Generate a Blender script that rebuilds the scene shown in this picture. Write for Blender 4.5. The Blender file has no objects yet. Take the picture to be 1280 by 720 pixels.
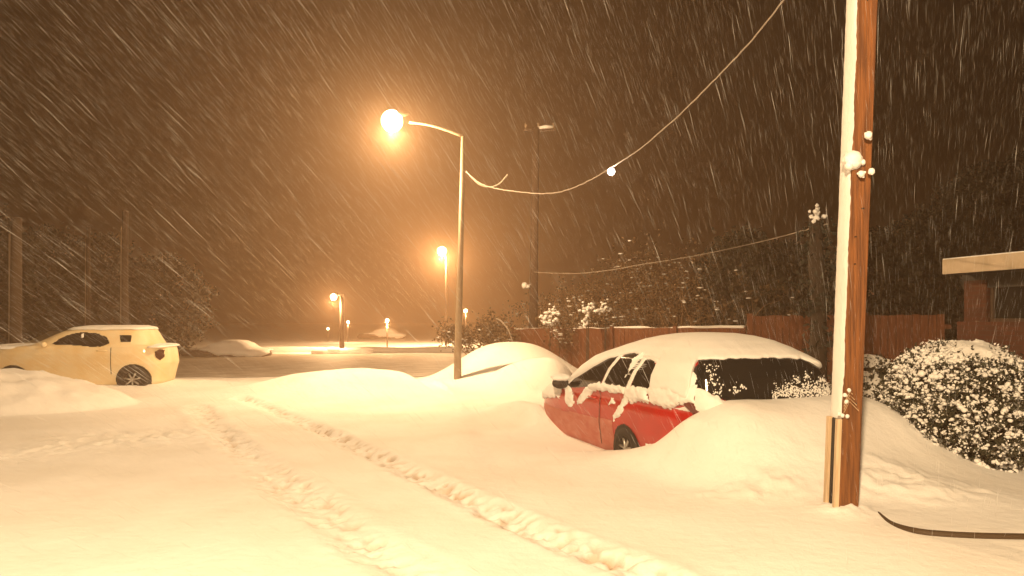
import bpy, bmesh, math, random
import numpy as np
from mathutils import Vector, Matrix

random.seed(7); RNG = np.random.default_rng(11)
C = bpy.context.scene.collection
SC = bpy.context.scene
R = math.radians

# ------------------------------------------------------------------ camera
CAMH = 1.7; F = 924.0; HOR = 400.0
cam = bpy.data.cameras.new('camera'); camo = bpy.data.objects.new('camera', cam); C.objects.link(camo)
cam.sensor_width = 36; cam.lens = 36 * F / 1280; cam.shift_y = (HOR - 360) / 1280
cam.clip_start = 0.05; cam.clip_end = 1500
camo.location = (0, 0, CAMH); camo.rotation_euler = (R(90), 0, 0)
SC.camera = camo

# ------------------------------------------------------------------ night sky: dim town glow on low cloud
w = bpy.data.worlds.new('World'); SC.world = w; w.use_nodes = True
nt = w.node_tree; nt.nodes.clear()
out = nt.nodes.new('ShaderNodeOutputWorld'); bg = nt.nodes.new('ShaderNodeBackground')
bg.inputs['Color'].default_value = (1.0, 0.56, 0.27, 1); bg.inputs['Strength'].default_value = 0.006
nt.links.new(bg.outputs[0], out.inputs[0])

SC.view_settings.view_transform = 'Standard'; SC.view_settings.look = 'None'
SC.view_settings.exposure = 0.0; SC.view_settings.gamma = 1.0
SC.render.engine = 'CYCLES'
cy = SC.cycles
cy.use_denoising = True; cy.max_bounces = 6; cy.diffuse_bounces = 3; cy.glossy_bounces = 2
cy.transmission_bounces = 4; cy.volume_bounces = 1; cy.transparent_max_bounces = 8
cy.sample_clamp_indirect = 4.0; cy.use_light_tree = True

MAIN_W, NEAR_W = 3900.0, 11000.0
LAMP_COL = (1.0, 0.65, 0.335)

def lamp_light(name, loc, watts, radius=0.12, col=LAMP_COL, parent=None, soft=None):
    l = bpy.data.lights.new(name, 'POINT'); l.energy = watts; l.color = col; l.shadow_soft_size = radius
    o = bpy.data.objects.new(name, l); C.objects.link(o); o.location = loc
    if parent: o.parent = parent
    return o

def P(px, py, Y):
    """point seen at a pixel of the photograph, Y metres away"""
    return Vector(((px - 640) / F * Y, Y, CAMH + (HOR - py) / F * Y))
def G(px, py, z=0.0):
    Y = F * (CAMH - z) / (py - HOR)
    return Vector(((px - 640) / F * Y, Y, z))

# ------------------------------------------------------------------ helpers
def tag(o, label=None, cat=None, group=None, kind=None):
    if label: o['label'] = label
    if cat: o['category'] = cat
    if group: o['group'] = group
    if kind: o['kind'] = kind
    return o
def empty(name, loc=(0, 0, 0), rz=0, **k):
    o = bpy.data.objects.new(name, None); C.objects.link(o); o.location = loc; o.rotation_euler = (0, 0, rz)
    o.empty_display_size = 0.2
    return tag(o, **k)

class MB:
    def __init__(s): s.v = []; s.f = []
    def add(s, vs, fs):
        b = len(s.v); s.v.extend([tuple(p) for p in vs]); s.f.extend([tuple(i + b for i in f) for f in fs]); return s
    def box(s, a, b, M=None):
        x0, y0, z0 = a; x1, y1, z1 = b
        vs = [(x0,y0,z0),(x1,y0,z0),(x1,y1,z0),(x0,y1,z0),(x0,y0,z1),(x1,y0,z1),(x1,y1,z1),(x0,y1,z1)]
        if M is not None: vs = [M @ Vector(v) for v in vs]
        return s.add(vs, [(0,3,2,1),(4,5,6,7),(0,1,5,4),(1,2,6,5),(2,3,7,6),(3,0,4,7)])
    def hexa(s, lo, hi):
        """8 points: four of the bottom, four of the top"""
        return s.add(list(lo) + list(hi), [(0,3,2,1),(4,5,6,7),(0,1,5,4),(1,2,6,5),(2,3,7,6),(3,0,4,7)])
    def tube(s, pts, rad, n=8, cap=True):
        pts = [Vector(p) for p in pts]
        if not isinstance(rad, (list, tuple)): rad = [rad] * len(pts)
        rings = []; up = Vector((0, 0, 1)); prev = None
        for i, p in enumerate(pts):
            d = (pts[min(i + 1, len(pts) - 1)] - pts[max(i - 1, 0)]).normalized()
            if prev is None:
                a = d.cross(up)
                if a.length < 0.05: a = d.cross(Vector((1, 0, 0)))
            else: a = prev - d * prev.dot(d)
            a.normalize(); prev = a; b = d.cross(a)
            rings.append([p + (a * math.cos(2*math.pi*k/n) + b * math.sin(2*math.pi*k/n)) * rad[i] for k in range(n)])
        vs = [v for r in rings for v in r]; fs = []
        for i in range(len(pts) - 1):
            for k in range(n):
                k2 = (k + 1) % n
                fs.append((i*n+k, i*n+k2, (i+1)*n+k2, (i+1)*n+k))
        if cap:
            fs.append(tuple(range(n))[::-1]); fs.append(tuple((len(pts)-1)*n + k for k in range(n)))
        return s.add(vs, fs)
    def blob(s, c, r, sc=(1, 1, 1), rough=0.2, rings=5, segs=8):
        c = Vector(c); vs = [c + Vector((0, 0, r * sc[2]))]; fs = []
        for i in range(1, rings):
            t = math.pi * i / rings
            for k in range(segs):
                u = 2 * math.pi * (k + .5 * (i % 2)) / segs; q = r * (1 + random.uniform(-rough, rough))
                vs.append(c + Vector((math.sin(t)*math.cos(u)*q*sc[0], math.sin(t)*math.sin(u)*q*sc[1], math.cos(t)*q*sc[2])))
        vs.append(c - Vector((0, 0, r * sc[2])))
        for k in range(segs): fs.append((0, 1 + k, 1 + (k + 1) % segs))
        for i in range(rings - 2):
            for k in range(segs):
                a = 1 + i*segs + k; b = 1 + i*segs + (k+1) % segs
                fs.append((a, a + segs, b + segs, b))
        L = len(vs) - 1
        for k in range(segs): fs.append((L, L - segs + (k+1) % segs, L - segs + k))
        return s.add(vs, fs)
    def lathe(s, prof, n=20, c=(0, 0, 0), axis='z'):
        c = Vector(c); vs = []; fs = []
        for r, h in prof:
            for k in range(n):
                a = 2 * math.pi * k / n
                p = (r*math.cos(a), r*math.sin(a), h) if axis == 'z' else (r*math.cos(a), h, r*math.sin(a))
                vs.append(c + Vector(p))
        for i in range(len(prof) - 1):
            for k in range(n):
                k2 = (k+1) % n; fs.append((i*n+k, i*n+k2, (i+1)*n+k2, (i+1)*n+k))
        return s.add(vs, fs)
    def build(s, name, m, parent=None, smooth=False, recalc=False, **k):
        me = bpy.data.meshes.new(name); me.from_pydata(s.v, [], s.f); me.update()
        if recalc:
            bm = bmesh.new(); bm.from_mesh(me); bmesh.ops.recalc_face_normals(bm, faces=bm.faces); bm.to_mesh(me); bm.free()
        if smooth: me.polygons.foreach_set('use_smooth', [True] * len(me.polygons))
        if m: me.materials.append(m)
        o = bpy.data.objects.new(name, me); C.objects.link(o)
        if parent: o.parent = parent
        return tag(o, **k)

def smooth_path(pts, n=10):
    out_ = []
    for i in range(len(pts)-1):
        p0 = pts[max(i-1, 0)]; p1 = pts[i]; p2 = pts[i+1]; p3 = pts[min(i+2, len(pts)-1)]
        for k in range(n):
            t = k/n; out_.append(.5*((2*p1)+(p2-p0)*t+(2*p0-5*p1+4*p2-p3)*t*t+(3*p1-p0-3*p2+p3)*t**3))
    out_.append(pts[-1]); return out_
# vectorised value noise
def _h(ix, iy, seed):
    n = (ix.astype(np.int64) * 374761393 + iy.astype(np.int64) * 668265263 + seed * 1442695041) & 0x7fffffff
    n = ((n ^ (n >> 13)) * 1274126177) & 0x7fffffff
    return ((n ^ (n >> 16)) & 0xffff) / 65535.0 * 2 - 1
def vnoise(x, y, seed=0):
    x = np.asarray(x, float); y = np.asarray(y, float)
    ix = np.floor(x); iy = np.floor(y); fx = x - ix; fy = y - iy
    fx = fx*fx*fx*(fx*(fx*6-15)+10); fy = fy*fy*fy*(fy*(fy*6-15)+10)
    a = _h(ix, iy, seed); b = _h(ix+1, iy, seed); c = _h(ix, iy+1, seed); d = _h(ix+1, iy+1, seed)
    return (a*(1-fx)+b*fx)*(1-fy) + (c*(1-fx)+d*fx)*fy
def fbm(x, y, seed=0, oc=4):
    t = 0; a = .5; k = 1.0
    for i in range(oc): t = t + a * vnoise(x*k + 13.7*i, y*k - 7.1*i, seed+i); a *= .5; k *= 2.03
    return t
def sstep(a, b, x):
    t = np.clip((np.asarray(x, float) - a) / (b - a), 0, 1); return t*t*(3-2*t)

# ------------------------------------------------------------------ materials
def mat(name, col, rough=0.8, metal=0.0, spec=None, noise=None, bump=None, coat=0, emit=None, alpha=None):
    """noise: (scale, colour2, contrast, stretch) ; bump: (scale, strength, distance)"""
    m = bpy.data.materials.new(name); m.use_nodes = True; N = m.node_tree.nodes; L = m.node_tree.links
    b = N['Principled BSDF']; b.inputs['Base Color'].default_value = (*col, 1); b.inputs['Roughness'].default_value = rough
    b.inputs['Metallic'].default_value = metal
    if spec is not None: b.inputs['Specular IOR Level'].default_value = spec
    if coat: b.inputs['Coat Weight'].default_value = coat
    if emit: b.inputs['Emission Color'].default_value = (*emit[0], 1); b.inputs['Emission Strength'].default_value = emit[1]
    tc = N.new('ShaderNodeTexCoord')
    if noise:
        sc, c2, lo, hi, st = noise
        mp = N.new('ShaderNodeMapping'); mp.inputs['Scale'].default_value = st; L.new(tc.outputs['Object'], mp.inputs[0])
        n = N.new('ShaderNodeTexNoise'); n.inputs['Scale'].default_value = sc; n.inputs['Detail'].default_value = 6
        r = N.new('ShaderNodeValToRGB'); r.color_ramp.elements[0].position = lo; r.color_ramp.elements[1].position = hi
        r.color_ramp.elements[0].color = (*col, 1); r.color_ramp.elements[1].color = (*c2, 1)
        L.new(mp.outputs[0], n.inputs['Vector']); L.new(n.outputs['Fac'], r.inputs[0]); L.new(r.outputs[0], b.inputs['Base Color'])
    if bump:
        sc, st, di = bump
        n = N.new('ShaderNodeTexNoise'); n.inputs['Scale'].default_value = sc; n.inputs['Detail'].default_value = 5
        bp = N.new('ShaderNodeBump'); bp.inputs['Strength'].default_value = st; bp.inputs['Distance'].default_value = di
        L.new((mp.outputs[0] if noise and noise[4][2] < 1 else tc.outputs['Object']), n.inputs['Vector']); L.new(n.outputs['Fac'], bp.inputs['Height']); L.new(bp.outputs[0], b.inputs['Normal'])
    return m

def snow_mat(name, bs=14, st=0.35, di=0.03):
    m = bpy.data.materials.new(name); m.use_nodes = True; N = m.node_tree.nodes; L = m.node_tree.links
    b = N['Principled BSDF']; b.inputs['Base Color'].default_value = (.86, .87, .88, 1); b.inputs['Roughness'].default_value = .75
    b.inputs['Specular IOR Level'].default_value = .25
    tc = N.new('ShaderNodeTexCoord')
    n1 = N.new('ShaderNodeTexNoise'); n1.inputs['Scale'].default_value = bs; n1.inputs['Detail'].default_value = 6; n1.inputs['Roughness'].default_value = .6
    n2 = N.new('ShaderNodeTexNoise'); n2.inputs['Scale'].default_value = bs * 9; n2.inputs['Detail'].default_value = 3
    b1 = N.new('ShaderNodeBump'); b1.inputs['Strength'].default_value = st; b1.inputs['Distance'].default_value = di
    b2 = N.new('ShaderNodeBump'); b2.inputs['Strength'].default_value = .25; b2.inputs['Distance'].default_value = .004
    for n in (n1, n2): L.new(tc.outputs['Object'], n.inputs['Vector'])
    L.new(n1.outputs['Fac'], b1.inputs['Height']); L.new(n2.outputs['Fac'], b2.inputs['Height'])
    L.new(b1.outputs[0], b2.inputs['Normal']); L.new(b2.outputs[0], b.inputs['Normal'])
    n3 = N.new('ShaderNodeTexNoise'); n3.inputs['Scale'].default_value = .7; n3.inputs['Detail'].default_value = 5
    r = N.new('ShaderNodeValToRGB'); r.color_ramp.elements[0].position = .35; r.color_ramp.elements[1].position = .6
    r.color_ramp.elements[0].color = (.80, .79, .77, 1); r.color_ramp.elements[1].color = (.88, .88, .88, 1)
    L.new(tc.outputs['Object'], n3.inputs['Vector']); L.new(n3.outputs['Fac'], r.inputs[0]); L.new(r.outputs[0], b.inputs['Base Color'])
    return m

M = {}
M['ground'] = snow_mat('ground_snow', 7, .5, .035)
M['snow'] = snow_mat('fresh_snow', 20, .35, .02)
M['flake'] = mat('flake', (.75, .75, .75), .9)
_N = M['flake'].node_tree.nodes; _L = M['flake'].node_tree.links
_t = _N.new('ShaderNodeBsdfTranslucent'); _t.inputs[0].default_value = (.75, .75, .75, 1); _m = _N.new('ShaderNodeMixShader'); _m.inputs[0].default_value = .55
_L.new(_N['Principled BSDF'].outputs[0], _m.inputs[1]); _L.new(_t.outputs[0], _m.inputs[2]); _L.new(_m.outputs[0], _N['Material Output'].inputs['Surface'])
M['slush'] = mat('slush', (.30, .26, .22), .7, noise=(1.2, (.50, .47, .43), .4, .65, (1, 3, 1)), bump=(3, .4, .03))
M['timber'] = mat('timber', (.20, .070, .015), .7, noise=(6, (.10, .033, .007), .38, .62, (7, 7, .35)), bump=(9, .7, .008))
M['timber_pale'] = mat('timber_pale', (.62, .48, .33), .75, noise=(8, (.5, .36, .22), .4, .7, (6, 6, .5)), bump=(30, .3, .004))
M['pole'] = mat('pole', (.075, .045, .028), .8, noise=(5, (.045, .028, .018), .4, .7, (6, 6, .4)), bump=(25, .3, .005))
M['pole_mid'] = mat('pole_mid', (.07, .045, .027), .8, noise=(5, (.045, .028, .017), .4, .7, (6, 6, .4)), bump=(25, .3, .005))
M['galv'] = mat('galv', (.30, .23, .16), .6, .2, noise=(4, (.22, .165, .11), .4, .7, (4, 4, .6)))
M['dark'] = mat('dark', (.012, .011, .010), .6)
M['rubber'] = mat('rubber', (.018, .017, .016), .85, bump=(60, .3, .003))
M['glass'] = mat('car_glass', (.010, .011, .012), .08, spec=.55)
M['red'] = mat('red_paint', (.46, .006, .005), .28, spec=.5, coat=.5, noise=(3, (.36, .006, .005), .4, .7, (1, 1, 1)), bump=(220, .05, .001))
M['red_dusty'] = mat('red_dusty', (.48, .13, .10), .6, noise=(5, (.55, .22, .18), .35, .7, (1, 1, 2)), bump=(60, .2, .002))
M['tail'] = mat('tail_lens', (.10, .006, .004), .15, coat=.6)
M['tail_dark'] = mat('tail_dark', (.05, .012, .006), .3)
M['yellow'] = mat('yellow_paint', (.79, .60, .33), .6, coat=.1, noise=(2.5, (.84, .71, .48), .35, .65, (1, 1, 1)), bump=(35, .18, .006))
M['rim'] = mat('rim', (.55, .53, .5), .35, .8)
M['fence'] = mat('fence', (.15, .046, .013), .8, noise=(3, (.08, .023, .008), .35, .7, (9, 9, .6)), bump=(20, .4, .006))
M['brick'] = mat('brick_dark', (.18, .06, .03), .85)
M['wall'] = mat('wall', (.12, .09, .07), .9, noise=(2, (.08, .06, .05), .4, .6, (1, 1, 1)))
M['roof'] = mat('roof', (.05, .042, .038), .8, bump=(8, .3, .02))
M['fascia'] = mat('fascia', (.55, .45, .33), .7, noise=(4, (.45, .36, .25), .4, .7, (1, 1, 1)))
M['bark'] = mat('bark', (.035, .024, .016), .9, bump=(30, .4, .01))
M['twig'] = mat('twig', (.24, .14, .07), .85)
M['leaf_dark'] = mat('leaf_dark', (.020, .022, .011), .7, noise=(9, (.035, .036, .018), .35, .7, (1, 1, 1)))
M['leaf_brown'] = mat('leaf_brown', (.08, .045, .018), .75, noise=(3, (.13, .08, .035), .35, .7, (1, 1, 1)))
M['leaf_ever'] = mat('leaf_ever', (.020, .022, .015), .8)
M['cable'] = mat('cable', (.34, .29, .24), .7, bump=(40, .5, .004))
def brick_nodes():
    m = M['brick']; N = m.node_tree.nodes; L = m.node_tree.links
    t = N.new('ShaderNodeTexBrick'); t.inputs['Color1'].default_value = (.095, .026, .011, 1); t.inputs['Color2'].default_value = (.065, .018, .008, 1)
    t.inputs['Mortar'].default_value = (.065, .035, .022, 1); t.inputs['Scale'].default_value = 1
    t.inputs['Brick Width'].default_value = .23; t.inputs['Row Height'].default_value = .08; t.inputs['Mortar Size'].default_value = .008
    tc = N.new('ShaderNodeTexCoord'); mp = N.new('ShaderNodeMapping'); mp.inputs['Rotation'].default_value = (R(90), 0, 0)
    L.new(tc.outputs['Object'], mp.inputs[0]); L.new(mp.outputs[0], t.inputs[0]); L.new(t.outputs[0], N['Principled BSDF'].inputs[0])
brick_nodes()
def emit_mat(name, col, st):
    m = bpy.data.materials.new(name); m.use_nodes = True; N = m.node_tree.nodes
    b = N['Principled BSDF']; b.inputs['Base Color'].default_value = (.8, .8, .8, 1)
    b.inputs['Emission Color'].default_value = (*col, 1); b.inputs['Emission Strength'].default_value = st
    m.cycles.emission_sampling = 'NONE'
    return m
M['lit'] = emit_mat('lit_lens', (1, .72, .36), 30)
M['lit_far'] = emit_mat('lit_far', (1, .70, .36), 14)
M['lit_bulb'] = emit_mat('lit_bulb', (1, .86, .70), 9)

# ------------------------------------------------------------------ ground: one snow sheet
RC_O = Vector((3.03, 8.40)); RC_A = R(22.5)                # red car: rear centre, heading left of straight away
RC_F = Vector((-math.sin(RC_A), math.cos(RC_A))); RC_R = Vector((math.cos(RC_A), math.sin(RC_A)))
TR_A = [(300,500),(330,508),(400,537),(470,570),(560,612),(640,650),(720,685),(800,716),(860,745),(960,800)]
TR_B = [(248,508),(258,525),(285,550),(345,600),(400,640),(450,678),(520,715),(580,760)]
def gline(pts): return [(G(*p).x, G(*p).y) for p in pts]
def polydist(x, y, pts):
    d = np.full(np.shape(x), 1e9); sg = np.zeros(np.shape(x))
    for (x0, y0), (x1, y1) in zip(pts[:-1], pts[1:]):
        dx, dy = x1-x0, y1-y0; L2 = dx*dx+dy*dy
        t = np.clip(((x-x0)*dx+(y-y0)*dy)/L2, 0, 1); qx = x-(x0+t*dx); qy = y-(y0+t*dy); q = np.hypot(qx, qy)
        s = np.sign(dx*qy-dy*qx); m = q < d; d = np.where(m, q, d); sg = np.where(m, s, sg)
    return d, sg
def dome(x, y, cx, cy, rx, ry, h, rot=0, p=1.0):
    c, s = math.cos(rot), math.sin(rot); u = ((x-cx)*c+(y-cy)*s)/rx; v = (-(x-cx)*s+(y-cy)*c)/ry
    q = np.clip(1-(u*u+v*v), 0, 1)
    return h*q**p
def bell(x, y, cx, cy, rx, ry, h, rot=0):
    c, s = math.cos(rot), math.sin(rot); u = ((x-cx)*c+(y-cy)*s)/rx; v = (-(x-cx)*s+(y-cy)*c)/ry
    return h*np.exp(-(u*u+v*v)**1.3)
def H(x, y):
    x = np.asarray(x, float); y = np.asarray(y, float)
    near = 1 - sstep(22, 40, y)
    z = 0.05*fbm(x*.35, y*.35, 3, 3)*near + 0.012*fbm(x*1.3, y*1.3, 5, 3)*near
    # road at the crossing lies a little lower, banks around it
    z -= 0.04*sstep(20, 22, y)*(1-sstep(37, 38, y))
    z += 0.10*sstep(37.3, 38.3, y)
    # plough bank before the pale car
    a = dome(x, y, -10.9, 14.6, 3.3, 2.0, .74, 0.05, .8); a = a*(1+.22*fbm(x*2.2, y*2.2, 21, 4)) + np.where(a > .02, .05*fbm(x*6, y*6, 22, 3), 0)*sstep(0,.2,a)
    z = np.maximum(z, a)
    z = np.maximum(z, bell(x, y, -10.3, 18.7, 3.0, 1.9, .21))
    # bank along the crossing
    z = z + bell(x, y, -4.3, 17.6, 1.9, 1.5, .43, -.1) + bell(x, y, -2.6, 17.5, 1.5, 1.4, .22)
    z = z + .05*sstep(.1,.35,bell(x, y, -3.5, 17.4, 2.6, 1.4, .45))*fbm(x*1.5, y*1.5, 31, 3)
    # two drifts right of the lamp
    d1 = bell(x, y, -.02, 20.0, 1.75, 2.3, 1.10, .1); q2 = np.clip(1-((x-.85)/np.where(x < .85, 1.75, .80))**2-((y-17.9)/1.6)**2, 0, 1); d2 = .80*q2**.8
    z = np.maximum(z + d1*.0, np.maximum(z*.4 + d1, d2 + .0))
    # yard behind the red car rises to the fence
    z = z + .42*sstep(1.6, 4.5, x)*sstep(10.5, 13.5, y)*(1-sstep(24, 30, y))
    # drift behind the red car
    u = (x-RC_O.x)*RC_R.x+(y-RC_O.y)*RC_R.y; s = (x-RC_O.x)*RC_F.x+(y-RC_O.y)*RC_F.y
    # distance to the tail edge (left corner to beyond the right corner)
    ex = np.clip(u, -.60, 1.12); d = np.hypot((u-ex)*(1+.5*(1-sstep(-1.9, -.98, u))), s-.05)
    wdt = .98 - .25*(1-sstep(-1.4, .3, u))
    dr = .80*np.exp(-(d/wdt)**2.3)
    wl = sstep(.0, .5, s)*(u < -.3)                      # along the left flank the snow line is set by hand
    fz = np.interp(s, [-.4, .05, .26, .78, 1.3, 1.95, 2.32, 3.48, 4.05, 4.5, 5.2, 6.5], [.80, .80, .66, .27, .10, -.03, -.09, -.05, .15, .30, .25, 0])
    out_ = np.clip(-1.0-u, 0, 9); k_ = np.exp(-(out_/(.30+.60*sstep(.3, 1.7, s)-.6*sstep(3.2, 4.2, s)))**2)
    zl = z*(1-k_) + fz*k_
    z = np.where(u < -.9, np.where(s > .0, (z+dr)*(1-sstep(0, .5, s)) + np.where(s > 3.6, np.maximum(z*.6, zl), zl)*sstep(0, .5, s), z+dr),
                 np.where((s > .45) & (s < 4.6) & (u < 1.02), np.minimum(z+dr, fz), z+dr))
    z = z + .028*sstep(.05,.4,dr)*fbm(x*1.6, y*1.6, 41, 3)*(s < .2)
    # snow heaped before the nose and along its flank
    z = z + bell(x, y, .1, 13.3, 1.6, .8, .06, .2)
    # shoulders near the post
    z = z + bell(x, y, 3.9, 7.2, .75, .42, .10, -.2)*(1+.6*fbm(x*7, y*7, 51, 3)) + bell(x, y, 2.35, 7.1, .6, .25, .05)*(1+1.0*fbm(x*8, y*8, 52, 3))
    z = z + bell(x, y, 2.97, 6.55, .26, .22, .05)*(1+.9*fbm(x*14, y*14, 53, 3))
    # wheel ruts
    for pts, wd, dep, rg in ((gline(TR_A), .16, .055, 1.0), (gline(TR_B), .20, .03, .55)):
        wob = .05*fbm(x*1.1, y*1.1, 61, 2); d, sg = polydist(x + wob, y + wob, pts)
        m = np.exp(-(d/wd)**2); br = np.exp(-((d-wd*1.5)/(wd*.6))**2)
        part = np.clip(.75 + .8*fbm(x*.8, y*.8, 62, 2), .25, 1.0)
        lump = fbm(x*11, y*11, 63, 3); pit = np.clip(vnoise(x*13+wob*9, y*13, 64)-.25, 0, 1)
        z = z - 1.5*dep*m*part + .022*br*part*(sg > -2) + rg*.060*np.exp(-(d/(wd*1.35))**2)*np.clip(lump*1.5, -.5, .8)*part - .11*pit*np.exp(-(d/(wd*1.1))**4)*part
    for (px, py, rx, ry, h) in ((217, 545, .7, .9, .018), (60, 560, .7, 1.1, .02), (150, 548, 1.2, .8, .02), (262, 482, .35, .3, .06)):
        g = G(px, py); b = np.exp(-(((x-g.x)/rx)**2+((y-g.y)/ry)**2))
        z = z + h*b*(np.clip(fbm(x*7, y*7, 71, 3)*2.2, -.6, 1))
    return z
def RUT_SHADE(x, y):
    """shade of the pits painted brown into the wheel ruts, in small patches"""
    t = 0
    for pts, wd in ((gline(TR_A), .17), (gline(TR_B), .20)):
        wob = .05*fbm(x*1.1, y*1.1, 61, 2); d, sg = polydist(x + wob, y + wob, pts); part = np.clip(.75 + .8*fbm(x*.8, y*.8, 62, 2), .25, 1.0)
        p_ = np.clip(vnoise(x*13+wob*9, y*13, 64)-.12, 0, 1)*1.7 + .15*np.clip(vnoise(x*5, y*5, 66), 0, 1)
        t = np.maximum(t, (1.0 if wd < .19 else .6)*p_*np.exp(-(d/(wd*1.1))**4)*part)
    return np.clip(t, 0, 1)
def HZ(x, y): return float(H(np.array([x]), np.array([y]))[0])

def graded(lo, hi, a, b, step, grow=1.09, mx=25):
    mid = list(np.arange(a, b + step/2, step)); s = step; v = mid[-1]; up = []
    while v < hi: s = min(s*grow, mx); v += s; up.append(v)
    s = step; v = mid[0]; dn = []
    while v > lo: s = min(s*grow, mx); v -= s; dn.append(v)
    return np.array(dn[::-1] + mid + up)
xs = graded(-330, 330, -6.2, 6.6, .030, 1.035); ys = graded(-60, 420, 3.4, 12.0, .030, 1.018)
X, Y = np.meshgrid(xs, ys); Z = H(X, Y)
nx, ny = len(xs), len(ys)
verts = np.stack([X.ravel(), Y.ravel(), Z.ravel()], 1)
idx = np.arange(nx*ny).reshape(ny, nx)
q = np.stack([idx[:-1, :-1].ravel(), idx[:-1, 1:].ravel(), idx[1:, 1:].ravel(), idx[1:, :-1].ravel()], 1)
me = bpy.data.meshes.new('ground'); me.vertices.add(len(verts)); me.vertices.foreach_set('co', verts.ravel())
me.loops.add(q.size); me.loops.foreach_set('vertex_index', q.ravel().astype(np.int32))
me.polygons.add(len(q)); me.polygons.foreach_set('loop_start', np.arange(0, q.size, 4, dtype=np.int32))
me.polygons.foreach_set('loop_total', np.full(len(q), 4, dtype=np.int32))
me.update(calc_edges=True); me.polygons.foreach_set('use_smooth', np.ones(len(q), bool)); me.materials.append(M['ground'])
at = me.attributes.new('pit_shade', 'FLOAT', 'POINT'); at.data.foreach_set('value', RUT_SHADE(X, Y).ravel().astype(np.float32))
_N = M['ground'].node_tree.nodes; _L = M['ground'].node_tree.links; _b = _N['Principled BSDF']; _src = _b.inputs['Base Color'].links[0].from_socket
_a = _N.new('ShaderNodeAttribute'); _a.attribute_name = 'pit_shade'; _mx = _N.new('ShaderNodeMix'); _mx.data_type = 'RGBA'
_mx.inputs[7].default_value = (.42, .30, .20, 1); _L.new(_a.outputs['Fac'], _mx.inputs[0]); _L.new(_src, _mx.inputs[6]); _L.new(_mx.outputs[2], _b.inputs['Base Color'])  # brown shade of the rut pits mixed into the snow colour
go = bpy.data.objects.new('ground', me); C.objects.link(go); tag(go, kind='structure')
print('ground', nx, ny)

# road across the far end, slushy (4 mm over the snow sheet)
rxs = np.arange(-40, 9.1, .5); rys = np.concatenate([np.arange(21.8, 37.3, .5)])
b = MB(); vs = []; 
for y in rys:
    for x in rxs:
        e = .3*math.sin(x*.7)+.25*math.sin(x*1.9+1)
        yy = y + (e if y < 22.5 else 0)
        vs.append((x, yy, HZ(x, yy) + .012))
n_ = len(rxs); fs = [(j*n_+i, j*n_+i+1, (j+1)*n_+i+1, (j+1)*n_+i) for j in range(len(rys)-1) for i in range(n_-1)]
b.add(vs, fs).build('road', M['slush'], smooth=True, kind='structure')

# ------------------------------------------------------------------ haze
b = MB().box((-335, -62, -1.5), (335, 425, 22)); hz = b.build('haze', None, kind='stuff')
hm = bpy.data.materials.new('haze'); hm.use_nodes = True; N = hm.node_tree.nodes; N.remove(N['Principled BSDF'])
pv = N.new('ShaderNodeVolumePrincipled'); pv.inputs['Color'].default_value = (.97, .68, .46, 1)
pv.inputs['Density'].default_value = .0055; pv.inputs['Anisotropy'].default_value = .66
hm.node_tree.links.new(pv.outputs[0], N['Material Output'].inputs['Volume'])
hz.data.materials.append(hm)

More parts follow.
